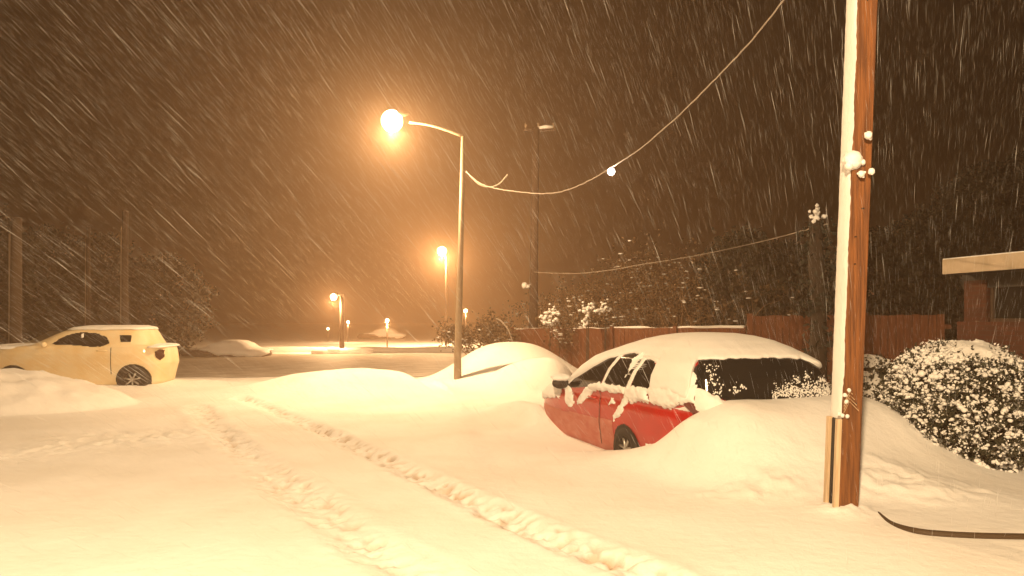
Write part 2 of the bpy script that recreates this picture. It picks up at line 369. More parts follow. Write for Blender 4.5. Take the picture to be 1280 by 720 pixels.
# ------------------------------------------------------------------ cars
def interp(tab, z):
    zz = [t[0] for t in tab]; z = np.clip(z, zz[0], zz[-1])
    return [np.interp(z, zz, [t[i] for t in tab]) for i in range(1, 5)]
class Car:
    """body as a stack of rounded outlines; s runs from the rear to the nose, w across"""
    def __init__(c, tab, root): c.tab = tab; c.root = root
    def ring(c, th, z, off=0.0):
        sr, sf, W, n = interp(c.tab, z); cs = (sr+sf)/2; a = (sf-sr)/2 + off; Wd = W + off
        co, si = np.cos(th), np.sin(th); r_ = (np.abs(co)**n+np.abs(si)**n)**(-1.0/n)
        return cs - a*r_*co, Wd*r_*si
    def side(c, s, z, off, sgn=-1):
        sr, sf, W, n = interp(c.tab, z); cs = (sr+sf)/2; a = (sf-sr)/2
        w = W*np.clip(1-np.abs((s-cs)/a)**n, 0, 1)**(1/n); return sgn*(w + off)
    def rear(c, w, z, off):
        sr, sf, W, n = interp(c.tab, z); cs = (sr+sf)/2; a = (sf-sr)/2
        return cs - a*np.clip(1-np.abs(w/W)**n, 0, 1)**(1/n) - off
    def body(c, m, name='body', NT=120):
        zs = []
        for a_, b_ in zip(c.tab[:-1], c.tab[1:]):
            k = max(2, int((b_[0]-a_[0])/.03)); zs += list(np.linspace(a_[0], b_[0], k, endpoint=False))
        zs.append(c.tab[-1][0]); th = np.arange(NT)/NT*2*math.pi; b = MB(); vs = []
        for z in zs:
            S, Wd = c.ring(th, z)
            vs += [(Wd[i], S[i], z) for i in range(NT)]
        fs = [(j*NT+i, j*NT+(i+1) % NT, (j+1)*NT+(i+1) % NT, (j+1)*NT+i) for j in range(len(zs)-1) for i in range(NT)]
        fs.append(tuple((len(zs)-1)*NT+i for i in range(NT))); fs.append(tuple(range(NT))[::-1])
        return b.add(vs, fs).build(name, m, c.root, smooth=True, recalc=True)
    def patch(c, poly, kind, m, name, off=.006, thick=0.0, rag=0.0, cell=.018, sgn=-1, parent=None, seed=1):
        """polygon in (s,z) on the flank or (w,z) on the tail laid on the body; thick > 0 gives a rounded crust"""
        P_ = np.array(poly); lo = P_.min(0)-.04; hi = P_.max(0)+.04
        us = np.arange(lo[0], hi[0], cell); zs = np.arange(lo[1], hi[1], cell); U, Zz = np.meshgrid(us, zs)
        inside = np.zeros(U.shape, bool); D = np.full(U.shape, 1e9)
        Ur = U + rag*fbm(U*14, Zz*14, seed, 3); Zr = Zz + rag*fbm(U*14+50, Zz*14, seed+9, 3)
        n = len(P_)
        for i in range(n):
            x0, y0 = P_[i]; x1, y1 = P_[(i+1) % n]
            cond = ((y0 > Zr) != (y1 > Zr)); xx = (x1-x0)*(Zr-y0)/((y1-y0) if y1 != y0 else 1e-9)+x0
            inside ^= cond & (Ur < xx)
        dd, _ = polydist(Ur, Zr, [tuple(p) for p in P_]+[tuple(P_[0])])
        sd = np.where(inside, dd, -dd)
        ok = sd > -cell*.7
        # pull the border vertices in so the edge is smooth
        tk = thick*np.sqrt(np.clip(sd/(.045 if thick else 1), 0, 1))*(1+.3*fbm(U*10, Zz*10, seed+4, 2)) if thick else 0
        o_ = off + tk
        if thick: o_ = np.where(sd < 0, -.012, o_)
        if kind == 'side': Wp = c.side(U, Zz, o_, sgn); pts = np.stack([Wp, U, Zz], -1)
        else: Sp = c.rear(U, Zz, o_); pts = np.stack([U, Sp, Zz], -1)
        if not thick:
            # snap border cells onto the polygon outline
            pass
        b = MB(); idm = -np.ones(U.shape, int); vs = []; fs = []
        for j in range(U.shape[0]-1):
            for i in range(U.shape[1]-1):
                if ok[j, i] and ok[j, i+1] and ok[j+1, i] and ok[j+1, i+1]:
                    f = []
                    for (jj, ii) in ((j, i), (j, i+1), (j+1, i+1), (j+1, i)):
                        if idm[jj, ii] < 0: idm[jj, ii] = len(vs); vs.append(tuple(pts[jj, ii]))
                        f.append(int(idm[jj, ii]))
                    fs.append(tuple(f))
        return b.add(vs, fs).build(name, m, parent or c.root, smooth=True)
    def shell(c, zb, thick, m, name, NT=300, NZ=26, rag=.03, seed=5, ztop=None):
        """snow over the top; zb(theta)-> lower edge"""
        th = np.arange(NT)/NT*2*math.pi; zt = c.tab[-1][0]; base = np.array([zb(t) for t in th])
        k5 = np.array([1, 3, 5, 3, 1])/13.; base = np.convolve(np.r_[base[-2:], base, base[:2]], k5, 'valid'); base = base + rag*fbm(np.cos(th)*6, np.sin(th)*6+3, seed, 4)*1.6; vs = []; b = MB()
        for j in range(NZ+1):
            t = j/NZ; t = 1-(1-t)**1.7
            z = base + (zt-base)*t; tk = thick*np.sqrt(np.clip((z-base)/.06, 0, 1)) - (.01 if j == 0 else 0)
            tk = tk*(1+.25*fbm(np.cos(th)*5+z*6, np.sin(th)*5, seed+3, 3))
            if j == 0: tk = np.full(NT, -.01)
            S, Wd = c.ring(th, z, tk*(1-.0*t))
            lift = thick*1.1*np.clip((z-zt+.20)/.20, 0, 1)**2
            vs += [(Wd[i], S[i], z[i]+lift[i]) for i in range(NT)]
        fs = [(j*NT+i, j*NT+(i+1) % NT, (j+1)*NT+(i+1) % NT, (j+1)*NT+i) for j in range(NZ) for i in range(NT)]
        fs.append(tuple(NZ*NT+i for i in range(NT)))
        return b.add(vs, fs).build(name, m, c.root, smooth=True, recalc=True)
def wheel(root, s, w, r, sgn, zc=None):
    zc = r if zc is None else zc
    """wheel on a flank: tyre, rim, spokes (sub-parts)"""
    t = MB(); prof = [(r*.60, 0), (r*.66, .02*1), (r*.93, .03), (r, .0), (r, -.16), (r*.6, -.17)]
    # lathe about the x axis (across)
    def lat(prof, n=32):
        vs = []; fs = []
        for rr, h in prof:
            for k in range(n):
                a = 2*math.pi*k/n; vs.append((w + sgn*h, s + rr*math.cos(a), zc + rr*math.sin(a)))
        for i in range(len(prof)-1):
            for k in range(n):
                fs.append((i*n+k, i*n+(k+1) % n, (i+1)*n+(k+1) % n, (i+1)*n+k))
        return vs, fs
    t.add(*lat(prof)); o = t.build('wheel', M['rubber'], root, smooth=True, recalc=True)
    d = MB(); d.add(*lat([(0.001, -.05), (r*.60, -.05), (r*.6, .005), (r*.54, .012), (r*.52, -.03)])); d.build('rim', M['dark'], o, smooth=False, recalc=True)
    sp = MB()
    for k in range(7):
        a = 2*math.pi*k/7+.2; dv = Vector((0, math.cos(a), math.sin(a))); c0 = Vector((w-sgn*.01, s, zc))
        sp.tube([c0+dv*r*.08, c0+dv*r*.33, c0+dv*r*.57], [r*.075, r*.06, r*.08], 6)
    sp.blob((w-sgn*.005, s, zc), r*.13, (.5, 1, 1), 0)
    sp.build('spokes', M['rim'], o, smooth=True)
    return o

# ---- red hatchback
rt = empty('parked_car', (RC_O.x, RC_O.y, 0.0), RC_A, label='small red hatchback half buried in a snowdrift behind the leaning timber post', cat='car')
# z, s_rear, s_front, half width, exponent
tab = [(-.12, .15, 4.2, .90, 8), (.0, .04, 4.4, .97, 8), (.3, -.02, 4.5, 1.02, 8), (.55, .0, 4.45, 1.02, 8), (.66, .02, 4.25, 1.0, 8), (.72, .04, 3.75, 1.02, 8),
       (.84, .06, 3.38, 1.03, 8), (1.05, .12, 3.02, 1.0, 7.5), (1.2, .20, 2.76, .92, 6.5), (1.28, .28, 2.56, .83, 5.2), (1.36, .42, 2.28, .73, 4.2),
       (1.42, .60, 2.02, .60, 3.5), (1.455, .80, 1.78, .45, 3), (1.475, 1.0, 1.58, .27, 2.5), (1.48, 1.2, 1.4, .06, 2.2)]
rc = Car(tab, rt); rc.body(M['red'])
# flank: lower panel, arch, sill
def arc(cx, cz, r, a0, a1, n=14): return [(cx+r*math.cos(R(a0+(a1-a0)*i/n)), cz+r*math.sin(R(a0+(a1-a0)*i/n))) for i in range(n+1)]
rw = 1.65
rc.patch([(1.97, -.10), (4.2, -.1), (4.2, .36), (3.4, .33), (1.97, .36)], 'side', M['red_dusty'], 'lower_panel', off=.004)
rc.patch(arc(rw, .03, .325, -20, 200), 'side', M['dark'], 'wheel_arch', off=.007, cell=.012)
wheel(rt, rw, -1.012, .275, -1, zc=.035)
rc.patch([(3.40, .68), (3.1, .84), (2.69, 1.03), (2.39, 1.16), (1.96, 1.255), (2.27, .80), (2.8, .74)], 'side', M['glass'], 'side_window', off=.009, cell=.012)
rc.patch([(2.20, .81), (1.86, 1.26), (1.62, 1.275), (1.37, 1.22), (1.60, .83)], 'side', M['glass'], 'side_window', off=.009, cell=.012)
rc.patch([(1.50, .83), (1.29, 1.23), (1.12, 1.20), (1.02, 1.13), (.98, 1.02), (1.0, .84), (1.18, .80)], 'side', M['glass'], 'side_window', off=.009, cell=.012)
rc.patch([(.80, .10), (.80, .14), (1.25, .12), (1.25, .08)], 'side', M['dark'], 'trim_strip', off=.012)
rc.patch([(-.98, 1.02), (-.95, .93), (-.73, .82), (-.50, .75), (1.0, .70), (1.02, .9), (1.0, 1.04), (.88, 1.14), (.70, 1.225), (.5, 1.25), (-.64, 1.275), (-.80, 1.25), (-.90, 1.14)], 'rear', M['glass'], 'rear_window', off=.012, cell=.012)
rc.patch([(.16, .68), (.26, .62), (.40, .74), (.30, .86), (.16, .88)], 'side', M['tail'], 'tail_light', off=.015, cell=.012)
rc.patch([(.16, .60), (.36, .62), (.40, .78), (.16, .82)], 'side', M['tail'], 'tail_light', off=.015, cell=.012, sgn=1)
rc.patch([(2.32, .0), (2.335, .0), (2.30, .79), (2.285, .79)], 'side', M['dark'], 'door_seam', off=.009, cell=.006)
hn = MB(); hn.tube([(-1.01, 2.42, .62), (-1.04, 2.46, .625), (-1.04, 2.60, .625), (-1.01, 2.64, .62)], .014, 8); hn.build('door_handle', M['red'], rt, smooth=True)
# mirror
mr = MB(); mr.blob((-1.13, 3.30, .76), .135, (1.0, .6, .62), .02, 10, 16); mi = mr.build('side_mirror', M['dark'], rt, smooth=True)
mb_ = MB(); mb_.tube([(-.95, 3.32, .70), (-1.05, 3.32, .73)], .03, 8); mb_.build('mirror_arm', M['dark'], mi, smooth=True)
mb_ = MB(); mb_.blob((-1.12, 3.305, .84), .15, (1.05, .75, .40), .10, 7, 14); mb_.build('snow_cap', M['snow'], mi, smooth=True)
# snow crust over the roof, pillars and windscreen
def zb_red(t):
    S, Wd = rc.ring(np.array([t]), 1.1); S = float(S[0]); Wd = float(Wd[0])
    if S > 2.75: return .80
    if Wd > 0: return 1.06 if S > .4 else 1.24 - max(0, Wd-.62)*.55
    if S < .36: return 1.243 if Wd > -.93 else 1.243 - min(1, (-Wd-.93)/.025)*.40
    if S < .98: return .82 + .02*math.sin(S*11)
    if S < 1.02: return .82 + (S-.98)/.04*.42
    if S < 1.6: return 1.195 + (S-1.02)/.58*.06
    return 1.256 - max(0, S-1.95)*.28 - max(0, S-2.3)*.62
rc.shell(zb_red, .055, M['snow'], 'snow_cover', rag=.020, NT=640)
def snow(poly, kind='side', th=.035, rag=.05, seed=1, name='snow_patch', car=rc): return car.patch(poly, kind, M['snow'], name, off=.0, thick=th, rag=rag, seed=seed, cell=.011)
snow([(2.18, .80), (2.27, .80), (1.96, 1.28), (1.87, 1.28)], th=.018, rag=.008, seed=2)
snow([(1.52, .82), (1.61, .82), (1.37, 1.26), (1.28, 1.26)], th=.020, rag=.012, seed=3)
snow([(3.40, .66), (3.52, .66), (3.1, .90), (2.69, 1.08), (2.39, 1.20), (1.90, 1.31), (1.90, 1.25), (2.39, 1.15), (2.69, 1.02), (3.1, .82)], th=.022, rag=.008, seed=4)
snow([(1.62, .74), (2.1, .74), (2.62, .71), (2.58, .80), (2.3, .85), (1.60, .85)], th=.05, rag=.03, seed=6)
snow([(2.45, .74), (2.80, .52), (2.98, .46), (2.92, .60), (2.70, .76)], th=.035, rag=.03, seed=7)
snow([(1.06, .70), (1.52, .66), (1.60, .86), (1.10, .86)], th=.05, rag=.05, seed=8)
snow([(1.48, .76), (1.72, .48), (1.92, .36), (1.93, .44), (1.76, .62), (1.60, .84)], th=.035, rag=.05, seed=9)
snow([(1.92, .60), (2.06, .56), (2.02, .66), (1.94, .66)], th=.03, rag=.06, seed=10)
snow([(3.06, .52), (3.2, .40), (3.34, .46), (3.38, .70), (3.22, .74)], th=.035, rag=.05, seed=12)
snow([(3.55, .52), (4.3, .44), (4.5, .40), (4.5, .7), (3.45, .74)], th=.05, rag=.05, seed=13)
snow([(.36, .88), (.42, .76), (.7, .66), (1.0, .70), (1.08, .86), (.98, .95), (.3, 1.0)], th=.05, rag=.06, seed=14)
snow([(1.0, 1.16), (1.2, 1.205), (1.5, 1.245), (1.5, 1.30), (1.0, 1.30)], th=.035, rag=.012, seed=21)
snow([(-1.0, .66), (-.68, .68), (-.72, .80), (-.91, .93), (-1.0, .97)], 'rear', th=.05, rag=.03, seed=22)
snow([(-1.02, .93), (-.95, .93), (-.90, 1.12), (-.84, 1.25), (-.90, 1.30), (-1.02, 1.2)], 'rear', th=.035, rag=.012, seed=24)
snow([(.24, .76), (.45, .74), (.5, .90), (.24, .98)], th=.045, rag=.03, seed=23)
snow([(.95, .12), (1.25, .10), (1.2, .18), (.98, .19)], th=.02, rag=.05, seed=15)
hs = MB()   # bonnet snow
th = np.arange(60)/60*2*math.pi; vs = []
for j in range(7):
    t = j/6; k = 1-.9*(t**2.5)
    for a in th: vs.append((.95*k*np.sign(math.sin(a))*abs(math.sin(a))**.5, 3.95+.56*k*math.cos(a), .60+.17*t**.6*(1+.2*math.sin(5*a+j))))
fs = [(j*60+i, j*60+(i+1) % 60, (j+1)*60+(i+1) % 60, (j+1)*60+i) for j in range(6) for i in range(60)] + [tuple(6*60+i for i in range(60))]
hs.add(vs, fs).build('bonnet_snow', M['snow'], rt, smooth=True, recalc=True)
# flecks on the rear glass
fl = MB()
def fleck(w, z, r):
    s = float(rc.rear(np.array(w), np.array(z), .014)); fl.blob((w, s, z), r, (1, .4, 1), .35, 4, 6)
for k in range(700):
    wv = random.uniform(-.05, .93); zv = .76+abs(random.gauss(0, .06)) if wv > -.1 else .8+random.random()*.02
    zv += .07*(wv > 0)*random.random(); fleck(wv, min(zv+.03, 1.1), random.uniform(.003, .011))
for k in range(110):
    cw, cz = random.choice([(.35, 1.0), (.52, 1.05), (.66, .97), (.43, .93), (-.45, .95), (-.55, .92), (.78, .98), (.22, .91)])
    fleck(random.gauss(cw, .035), random.gauss(cz, .02), random.uniform(.006, .013))
for k in range(60):
    fleck(random.gauss(-.78, .04), random.uniform(.86, 1.2), random.uniform(.005, .012))
tag(fl.build('snow_flecks', M['snow'], rt), kind='stuff')

# ---- pale yellow saloon across the road
yg = .12
ro = P(221, 470, 18.9)
yt = empty('parked_car', (-8.5, 18.6, yg), R(90+8), label='pale yellow car parked side-on at the left, snow plastered over it', cat='car')
ytab = [(-.05, .22, 3.95, .78, 5), (.08, .10, 4.04, .84, 5), (.28, .06, 4.08, .86, 5), (.55, .0, 4.14, .90, 5), (.80, .03, 4.08, .90, 5), (.93, .06, 3.9, .88, 5), (.985, .10, 3.6, .86, 5),
        (1.01, .30, 3.12, .82, 5), (1.15, .38, 2.84, .76, 5), (1.28, .44, 2.6, .70, 4.8), (1.37, .48, 2.4, .65, 4.4), (1.42, .55, 2.2, .58, 4), (1.45, .7, 1.9, .40, 3), (1.455, 1.0, 1.6, .1, 2.4)]
yc = Car(ytab, yt); yc.body(M['yellow'])
yt.scale = (1, 1, .965)
# the car points left in the photo, so the flank that shows is its left one (w < 0)
r_ = .335; yz = .16
for s_ in (.68, 3.32):
    wheel(yt, s_, -.905, r_, -1, zc=yz); wheel(yt, s_, .905, r_, 1, zc=yz)
    yc.patch(arc(s_, yz, .385, -30, 210, 18), 'side', M['dark'], 'wheel_arch', off=.006, cell=.014)
yc.patch([(1.22, 1.06), (1.30, 1.20), (1.52, 1.30), (1.87, 1.345), (2.15, 1.28), (2.38, 1.17), (2.52, 1.05), (2.1, 1.02), (1.7, .99), (1.37, .98)], 'side', M['glass'], 'side_window', off=.008, rag=.02)
yc.patch([(.76, 1.10), (.98, 1.09), (1.03, 1.26), (.77, 1.25)], 'side', M['glass'], 'side_window', off=.008, cell=.014)
yc.patch([(1.82, 1.2), (1.88, 1.18), (1.90, 1.30), (1.83, 1.31)], 'side', M['snow'], 'snow_patch', off=.012, thick=.01, rag=.02, cell=.01)
yc.patch([(.06, .70), (.12, .62), (.20, .70), (.22, .84), (.14, .90), (.07, .88)], 'side', M['tail_dark'], 'tail_light', off=.012, cell=.012)
yc.patch([(1.16, .3), (1.17, .3), (1.17, .96), (1.16, .96)], 'side', M['dark'], 'door_seam', off=.005, cell=.006)
hn = MB(); hn.tube([(-.905, 1.25, .88), (-.93, 1.29, .885), (-.93, 1.43, .885), (-.905, 1.47, .88)], .015, 8); hn.build('door_handle', M['yellow'], yt, smooth=True)
mr = MB(); mr.blob((-.94, 2.62, 1.04), .10, (.8, .6, .7), .02, 8, 12); mr.build('side_mirror', M['yellow'], yt, smooth=True)
def zb_y(t):
    S, Wd = yc.ring(np.array([t]), 1.3); return 1.375
yc.shell(zb_y, .05, M['snow'], 'snow_cover', rag=.012, NT=260, NZ=16)
# windscreen glass seen at a slant, with snow along its foot
ws = MB(); 
for (a0, a1, z0, z1, o) in ((3.50, 3.0, 1.03, 1.22, .0),):
    ws.add([(-.76, 3.14, 1.06), (.76, 3.14, 1.06), (.68, 2.62, 1.36), (-.68, 2.62, 1.36)], [(0, 1, 2, 3)])
ws.build('windscreen', M['glass'], yt)
hs = MB(); vs = []
for j in range(7):
    t = j/6; k = 1-.88*(t**2.5)
    for a in th: vs.append((.84*k*np.sign(math.sin(a))*abs(math.sin(a))**.5, 3.55+.52*k*np.sign(math.cos(a))*abs(math.cos(a))**.6, .93+.11*t**.6*(1+.15*math.sin(4*a+j))))
hs.add(vs, fs).build('bonnet_snow', M['snow'], yt, smooth=True, recalc=True)
hs = MB(); vs = []
for j in range(7):
    t = j/6; k = 1-.88*(t**2.5)
    for a in th: vs.append((.84*k*np.sign(math.sin(a))*abs(math.sin(a))**.4, 0.24+.20*k*np.sign(math.cos(a))*abs(math.cos(a))**.5, .95+.08*t**.6*(1+.15*math.sin(4*a+j))))
hs.add(vs, fs).build('boot_snow', M['snow'], yt, smooth=True, recalc=True)

# ---- snowed-in cars far off
def far_car(loc, rz, L, label, hgt=1.0):
    r = empty('snowed_in_car', loc, rz, label=label, cat='car', group='cars buried in snow beyond the crossing')
    k = hgt
    t = [(0.1, .1, L-.1, .80, 4), (.5*k, .0, L, .86, 4), (.85*k, .1, L-.15, .82, 4), (.95*k, .6, L-1.1, .74, 4), (1.3*k, 1.0, L-1.7, .62, 3.5), (1.42*k, 1.3, L-2.1, .42, 3), (1.44*k, 1.6, L-2.4, .1, 2.4)]
    c = Car(t, r); c.body(M['wall'], NT=60)
    c.patch([(1.1, 1.0*k), (L-1.5, 1.0*k), (L-2.0, 1.25*k), (1.3, 1.25*k)], 'side', M['glass'], 'side_window', off=.01, cell=.03)
    c.shell(lambda t_: .55*k+.18*math.sin(t_*2), .12, M['snow'], 'snow_cover', NT=90, NZ=12, rag=.1)
    return r
p = P(322, 450, 33); far_car((p.x, 34.5, HZ(p.x, 34.5)-.15), R(82), 4.2, 'low snow-buried car at the far left of the crossing', .55)
p = P(440, 430, 46); far_car((p.x+1, 62, .05), R(88), 4.0, 'faint snow-topped car behind the short lamp post across the crossing', .6)

# ------------------------------------------------------------------ main street lamp
LY = 18.0
base = P(572, 478, LY); top = P(579, 170, LY); head = P(490, 149, LY)
sl = empty('street_lamp', (base.x, LY, base.z-.4), label='tall street lamp, brightest one, curved arm reaching left over the crossing', cat='street lamp')
def loc(o, p): return Vector(p) - o.location
b = MB(); b.tube([loc(sl, base-Vector((0, 0, .4))), loc(sl, base+Vector((0, 0, .6))), loc(sl, base.lerp(top, .5)), loc(sl, top)], [.10, .09, .07, .05], 14); b.build('pole', M['galv'], sl, smooth=True)
b = MB(); pts = []
for i in range(13):
    t = i/12; x = top.x + (head.x+.42-top.x)*t; z = top.z + .33*math.sin(t*math.pi/2)*1.0; pts.append(loc(sl, (x, LY, z)))
b.tube(pts, [.05-.018*i/12 for i in range(13)], 10); b.build('arm', M['galv'], sl, smooth=True)
b = MB(); b.blob(loc(sl, (head.x+.16, LY, head.z+.12)), .22, (1.2, .6, .3), 0, 8, 16); b.build('lamp_head', M['galv'], sl, smooth=True)
b = MB(); b.blob(loc(sl, (head.x, LY, head.z-.04)), .26, (1.0, 1.0, 1.0), 0, 12, 20); b.build('lens', M['lit'], sl, smooth=True)
lamp_light('street_lamp_light', loc(sl, (head.x, LY-.02, head.z-.33)), MAIN_W, .09, parent=sl)
b = MB(); b.tube([loc(sl, P(582, 214, LY)), loc(sl, P(574.5, 214, LY))], .03, 8); b.build('bracket', M['galv'], sl)

# street lamp behind the photographer, out of frame: it lights the foreground
NL = Vector((-1.4, -3.0, 7.6))
nl = empty('street_lamp', (NL.x-1.6, NL.y, 0), label='street lamp standing behind the camera, out of the photograph', cat='street lamp')
b = MB(); b.tube([(0, 0, -.3), (0, 0, 3), (0, 0, 7.3)], [.115, .09, .06], 12); b.build('pole', M['galv'], nl, smooth=True)
b = MB(); b.tube([(0, 0, 7.3), (.5, 0, 7.6), (1.1, 0, 7.75), (1.5, 0, 7.78)], .04, 10); b.build('arm', M['galv'], nl, smooth=True)
b = MB(); b.blob((1.7, 0, 7.80), .30, (1.15, .6, .28), 0, 8, 16); b.build('lamp_head', M['galv'], nl, smooth=True)
b = MB(); b.blob((1.6, 0, 7.72), .2, (1.05, .8, .5), 0, 8, 16); b.build('lens', M['lit'], nl, smooth=True)
lamp_light('street_lamp_light', (1.6, 0, 7.45), NEAR_W, .2, parent=nl, col=(1.0, .70, .385))

# far lamps
def far_lamp(px, py, Y, r, label, watts, arm=0.0, pr=.07, name='lamp_post', gz=0.0, glow=1, head=True):
    p = P(px, py, Y); bx = p.x + arm
    o = empty(name, (bx, Y, gz), label=label, cat='street lamp', group='small lit lamps beyond the crossing')
    b = MB(); b.tube([(0, 0, -.1), (0, 0, (p.z-gz)*.5), (0, 0, p.z-gz+(.12 if arm else -r*.7))], [pr, pr*.85, pr*.7], 10); b.build('pole', M['pole'], o, smooth=True)
    if arm:
        b = MB(); b.tube([(0, 0, p.z-gz+.06), (-arm*.5, 0, p.z-gz+.13), (-arm, 0, p.z-gz+.12)], pr*.4, 8); b.build('arm', M['pole'], o, smooth=True)
    b = MB(); b.blob((-arm, 0, p.z-gz), r, (1, 1, .95), 0, 10, 14); b.build('lamp_globe', M['lit_far'], o, smooth=True)
    if watts: lamp_light('lamp_post_light', (-arm, -.05, p.z-gz-r-.12), watts, .1, parent=o, col=(1, .60, .28))
far_lamp(552.5, 314, 46, .30, 'faraway lamp on a tall post just left of the big lamp pole, second brightest', 6500, pr=.06, arm=.25)
far_lamp(417, 371, 37.5, .17, 'short lamp on a dark post in a snow heap across the crossing', 1500, arm=.42, pr=.13, gz=.1)
far_lamp(484, 400.5, 43, .11, 'tiny lamp on a low post at the middle of the far kerb', 500, pr=.05)
far_lamp(435, 402.5, 52, .10, 'tiny faint lamp just right of the short dark lamp post', 250, pr=.025)
far_lamp(582, 388.5, 50, .13, 'tiny faint lamp just right of the big lamp pole', 300, pr=.025)
far_lamp(410, 411, 56, .10, 'faintest tiny lamp, low down left of the short dark lamp post', 0, pr=.03)
b = MB(); p = P(428, 443, 37.3)
for k in range(5): b.blob((p.x+(k-2)*.5, 37.2+.1*k, .08+.05*(k % 2)), .42, (1.4, .9, .45+.1*random.random()), .05, 7, 12)
b.build('snow_heap', M['snow'], smooth=True, label='low snow heap round the foot of the short dark lamp post', cat='snow heap')
# kerb of snow on the far side
b = MB(); pts = [(x, 38.0+.15*math.sin(x), .10+.05*math.sin(x*1.7)) for x in np.arange(-40, 9, .8)]
b.tube(pts, [.22+.06*math.sin(i*1.3) for i in range(len(pts))], 8); b.build('snow_bank', M['snow'], smooth=True, label='long low line of ploughed snow along the far kerb', cat='snow bank')

# ------------------------------------------------------------------ utility poles
up = empty('utility_pole', (P(666, 400, 25).x, 25, .2), label='thin dark utility pole with snow on its short crossarm, behind the fence end', cat='utility pole')
t_ = P(670, 160, 25)
b = MB(); b.tube([(0, 0, -.3), loc(up, P(668, 280, 25)), loc(up, t_)], [.16, .14, .12], 12); b.build('pole', M['pole'], up, smooth=True)
a0, a1 = P(655, 162, 25), P(695, 164, 25)
b = MB(); b.box(loc(up, a0)-Vector((0, .06, .06)), loc(up, a1)+Vector((0, .06, .06))); b.build('crossarm', M['pole'], up)
b = MB(); b.tube([loc(up, P(673, 160, 25)), loc(up, P(682, 158.5, 25)), loc(up, P(691, 158.5, 25))], [.05, .07, .05], 8); b.build('snow_cap', M['snow'], up, smooth=True)
for px in (657, 673, 692):
    b = MB(); q_ = loc(up, P(px, 162, 25)); b.tube([q_+Vector((0, 0, .05)), q_+Vector((0, 0, .22))], [.03, .045], 8); b.build('insulator', M['galv'], up, smooth=True)
b = MB(); c_ = P(655.5, 357, 24.8); b.blob(loc(up, c_), .11, (1, 1, 1), .2, 5, 8); b.blob(loc(up, c_)+Vector((.12, 0, -.03)), .07, (1, 1, 1), .2, 5, 8)
b.tube([loc(up, c_), loc(up, P(668, 355, 25))], .02, 6); b.build('snow_clump', M['snow'], up, smooth=True)
for (px, y0, Y, w_, lb) in ((20, 272, 21, .17, 'broad pale timber pole at the left edge behind the yellow car'),
                            (156, 264, 27, .13, 'slender faint timber pole rising behind the rear of the yellow car'),
                            (110, 283, 29, .09, 'thinnest faint pole between the two timber poles on the left')):
    o = empty('timber_pole', (P(px, 400, Y).x, Y, 0), label=lb, cat='pole', group='timber poles on the left')
    h_ = P(px, y0, Y).z; b = MB(); b.tube([(0, 0, -.2), (0, 0, h_*.6), (.02, 0, h_)], [w_, w_*.9, w_*.8], 10); b.build('pole', M['pole_mid'], o, smooth=True)
    b = MB(); b.tube([(-w_*.8, -.05, .0), (-w_*.8, -.05, h_*.9)], w_*.22, 6); b.build('conduit', M['galv'], o, smooth=True)

# ------------------------------------------------------------------ leaning timber post in front
PY = 6.65; pb = P(1053, 630, PY); ptop = P(1077, 0, PY)
pg = empty('timber_post', (pb.x, PY, pb.z), label='leaning square timber post in the right foreground, left face whitened with snow and painted lamplight', cat='post')
lean = (ptop.x-pb.x)/(ptop.z-pb.z)
def pp(dx, dy, z): return Vector((dx + lean*z, dy, z))
hw, hd = .093, .115
def prism(x0, x1, y0, y1, z0, z1, n=1):
    b = MB()
    b.hexa([pp(x0, y0, z0), pp(x1, y0, z0), pp(x1, y1, z0), pp(x0, y1, z0)], [pp(x0, y0, z1), pp(x1, y0, z1), pp(x1, y1, z1), pp(x0, y1, z1)]); return b
o = prism(-hw+.012, hw, -hd, hd, -.5, 6.6).build('shaft', M['timber'], pg)
bv = o.modifiers.new('bevel', 'BEVEL'); bv.width = .008; bv.segments = 2
zt = P(0, 522, PY).z - pb.z
# left face above the cable slot: blown snow, and lamplit wood painted white
b = MB(); zz = list(np.arange(zt, 6.6, .035)); vs = []
cols = 7
for j, z in enumerate(zz):
    e = .010*math.sin(z*9)+.012*random.random()+.020*float(fbm(z*3.1, 2.0, 77, 4))
    e = e + (.03 if vnoise(z*2.3, 5.5, 78) > .45 else 0)
    for i in range(cols):
        t = i/(cols-1); y = -hd-.006+(2*hd+.012)*t + (e if i == 0 else 0); th_ = .014*math.sin(math.pi*min(max(t, .0), 1))**.5 + .004*random.random()
        vs.append(pp(-hw+.012-th_, y, z))
fs2 = [(j*cols+i, (j+1)*cols+i, (j+1)*cols+i+1, j*cols+i+1) for j in range(len(zz)-1) for i in range(cols-1)]
b.add(vs, fs2).build('snow_lit_crust', M['snow'], pg, smooth=True)
prism(-hw-.030, -hw+.010, hd-.045, hd+.004, -.4, zt).build('batten', M['timber_pale'], pg)
prism(-hw-.030, -hw+.010, -hd+.0, -hd+.045, -.4, zt).build('batten', M['timber_pale'], pg)
prism(-hw+.0, -hw+.010, -hd+.047, hd-.047, -.4, zt-.01).build('cable_slot', M['dark'], pg)
b = MB(); b.tube([pp(-hw-.012, .0, -.4), pp(-hw-.012, .0, zt+.0)], .010, 8); b.build('cable', M['rubber'], pg, smooth=True)
def clump(px, py, r, dy, n=7, par=pg, name='snow_clump', Yc=PY):
    b = MB(); c0 = P(px, py, Yc) - par.location + Vector((0, dy, 0))
    b.blob(c0, r, (1, 1, 1), .12, 8, 12)
    for k in range(n):
        b.blob(c0+Vector((random.uniform(-1, 1), random.uniform(-.6, .6), random.uniform(-1, .7)))*r*.9, r*random.uniform(.2, .45), (1, 1, 1), .2, 5, 7)
    return b.build(name, M['snow'], par, smooth=True)
clump(1059, 204, .085, -.10, 9); clump(1074, 175, .035, -.17, 6); clump(1078, 219, .030, -.17, 5); clump(1066, 222, .03, -.16, 6)
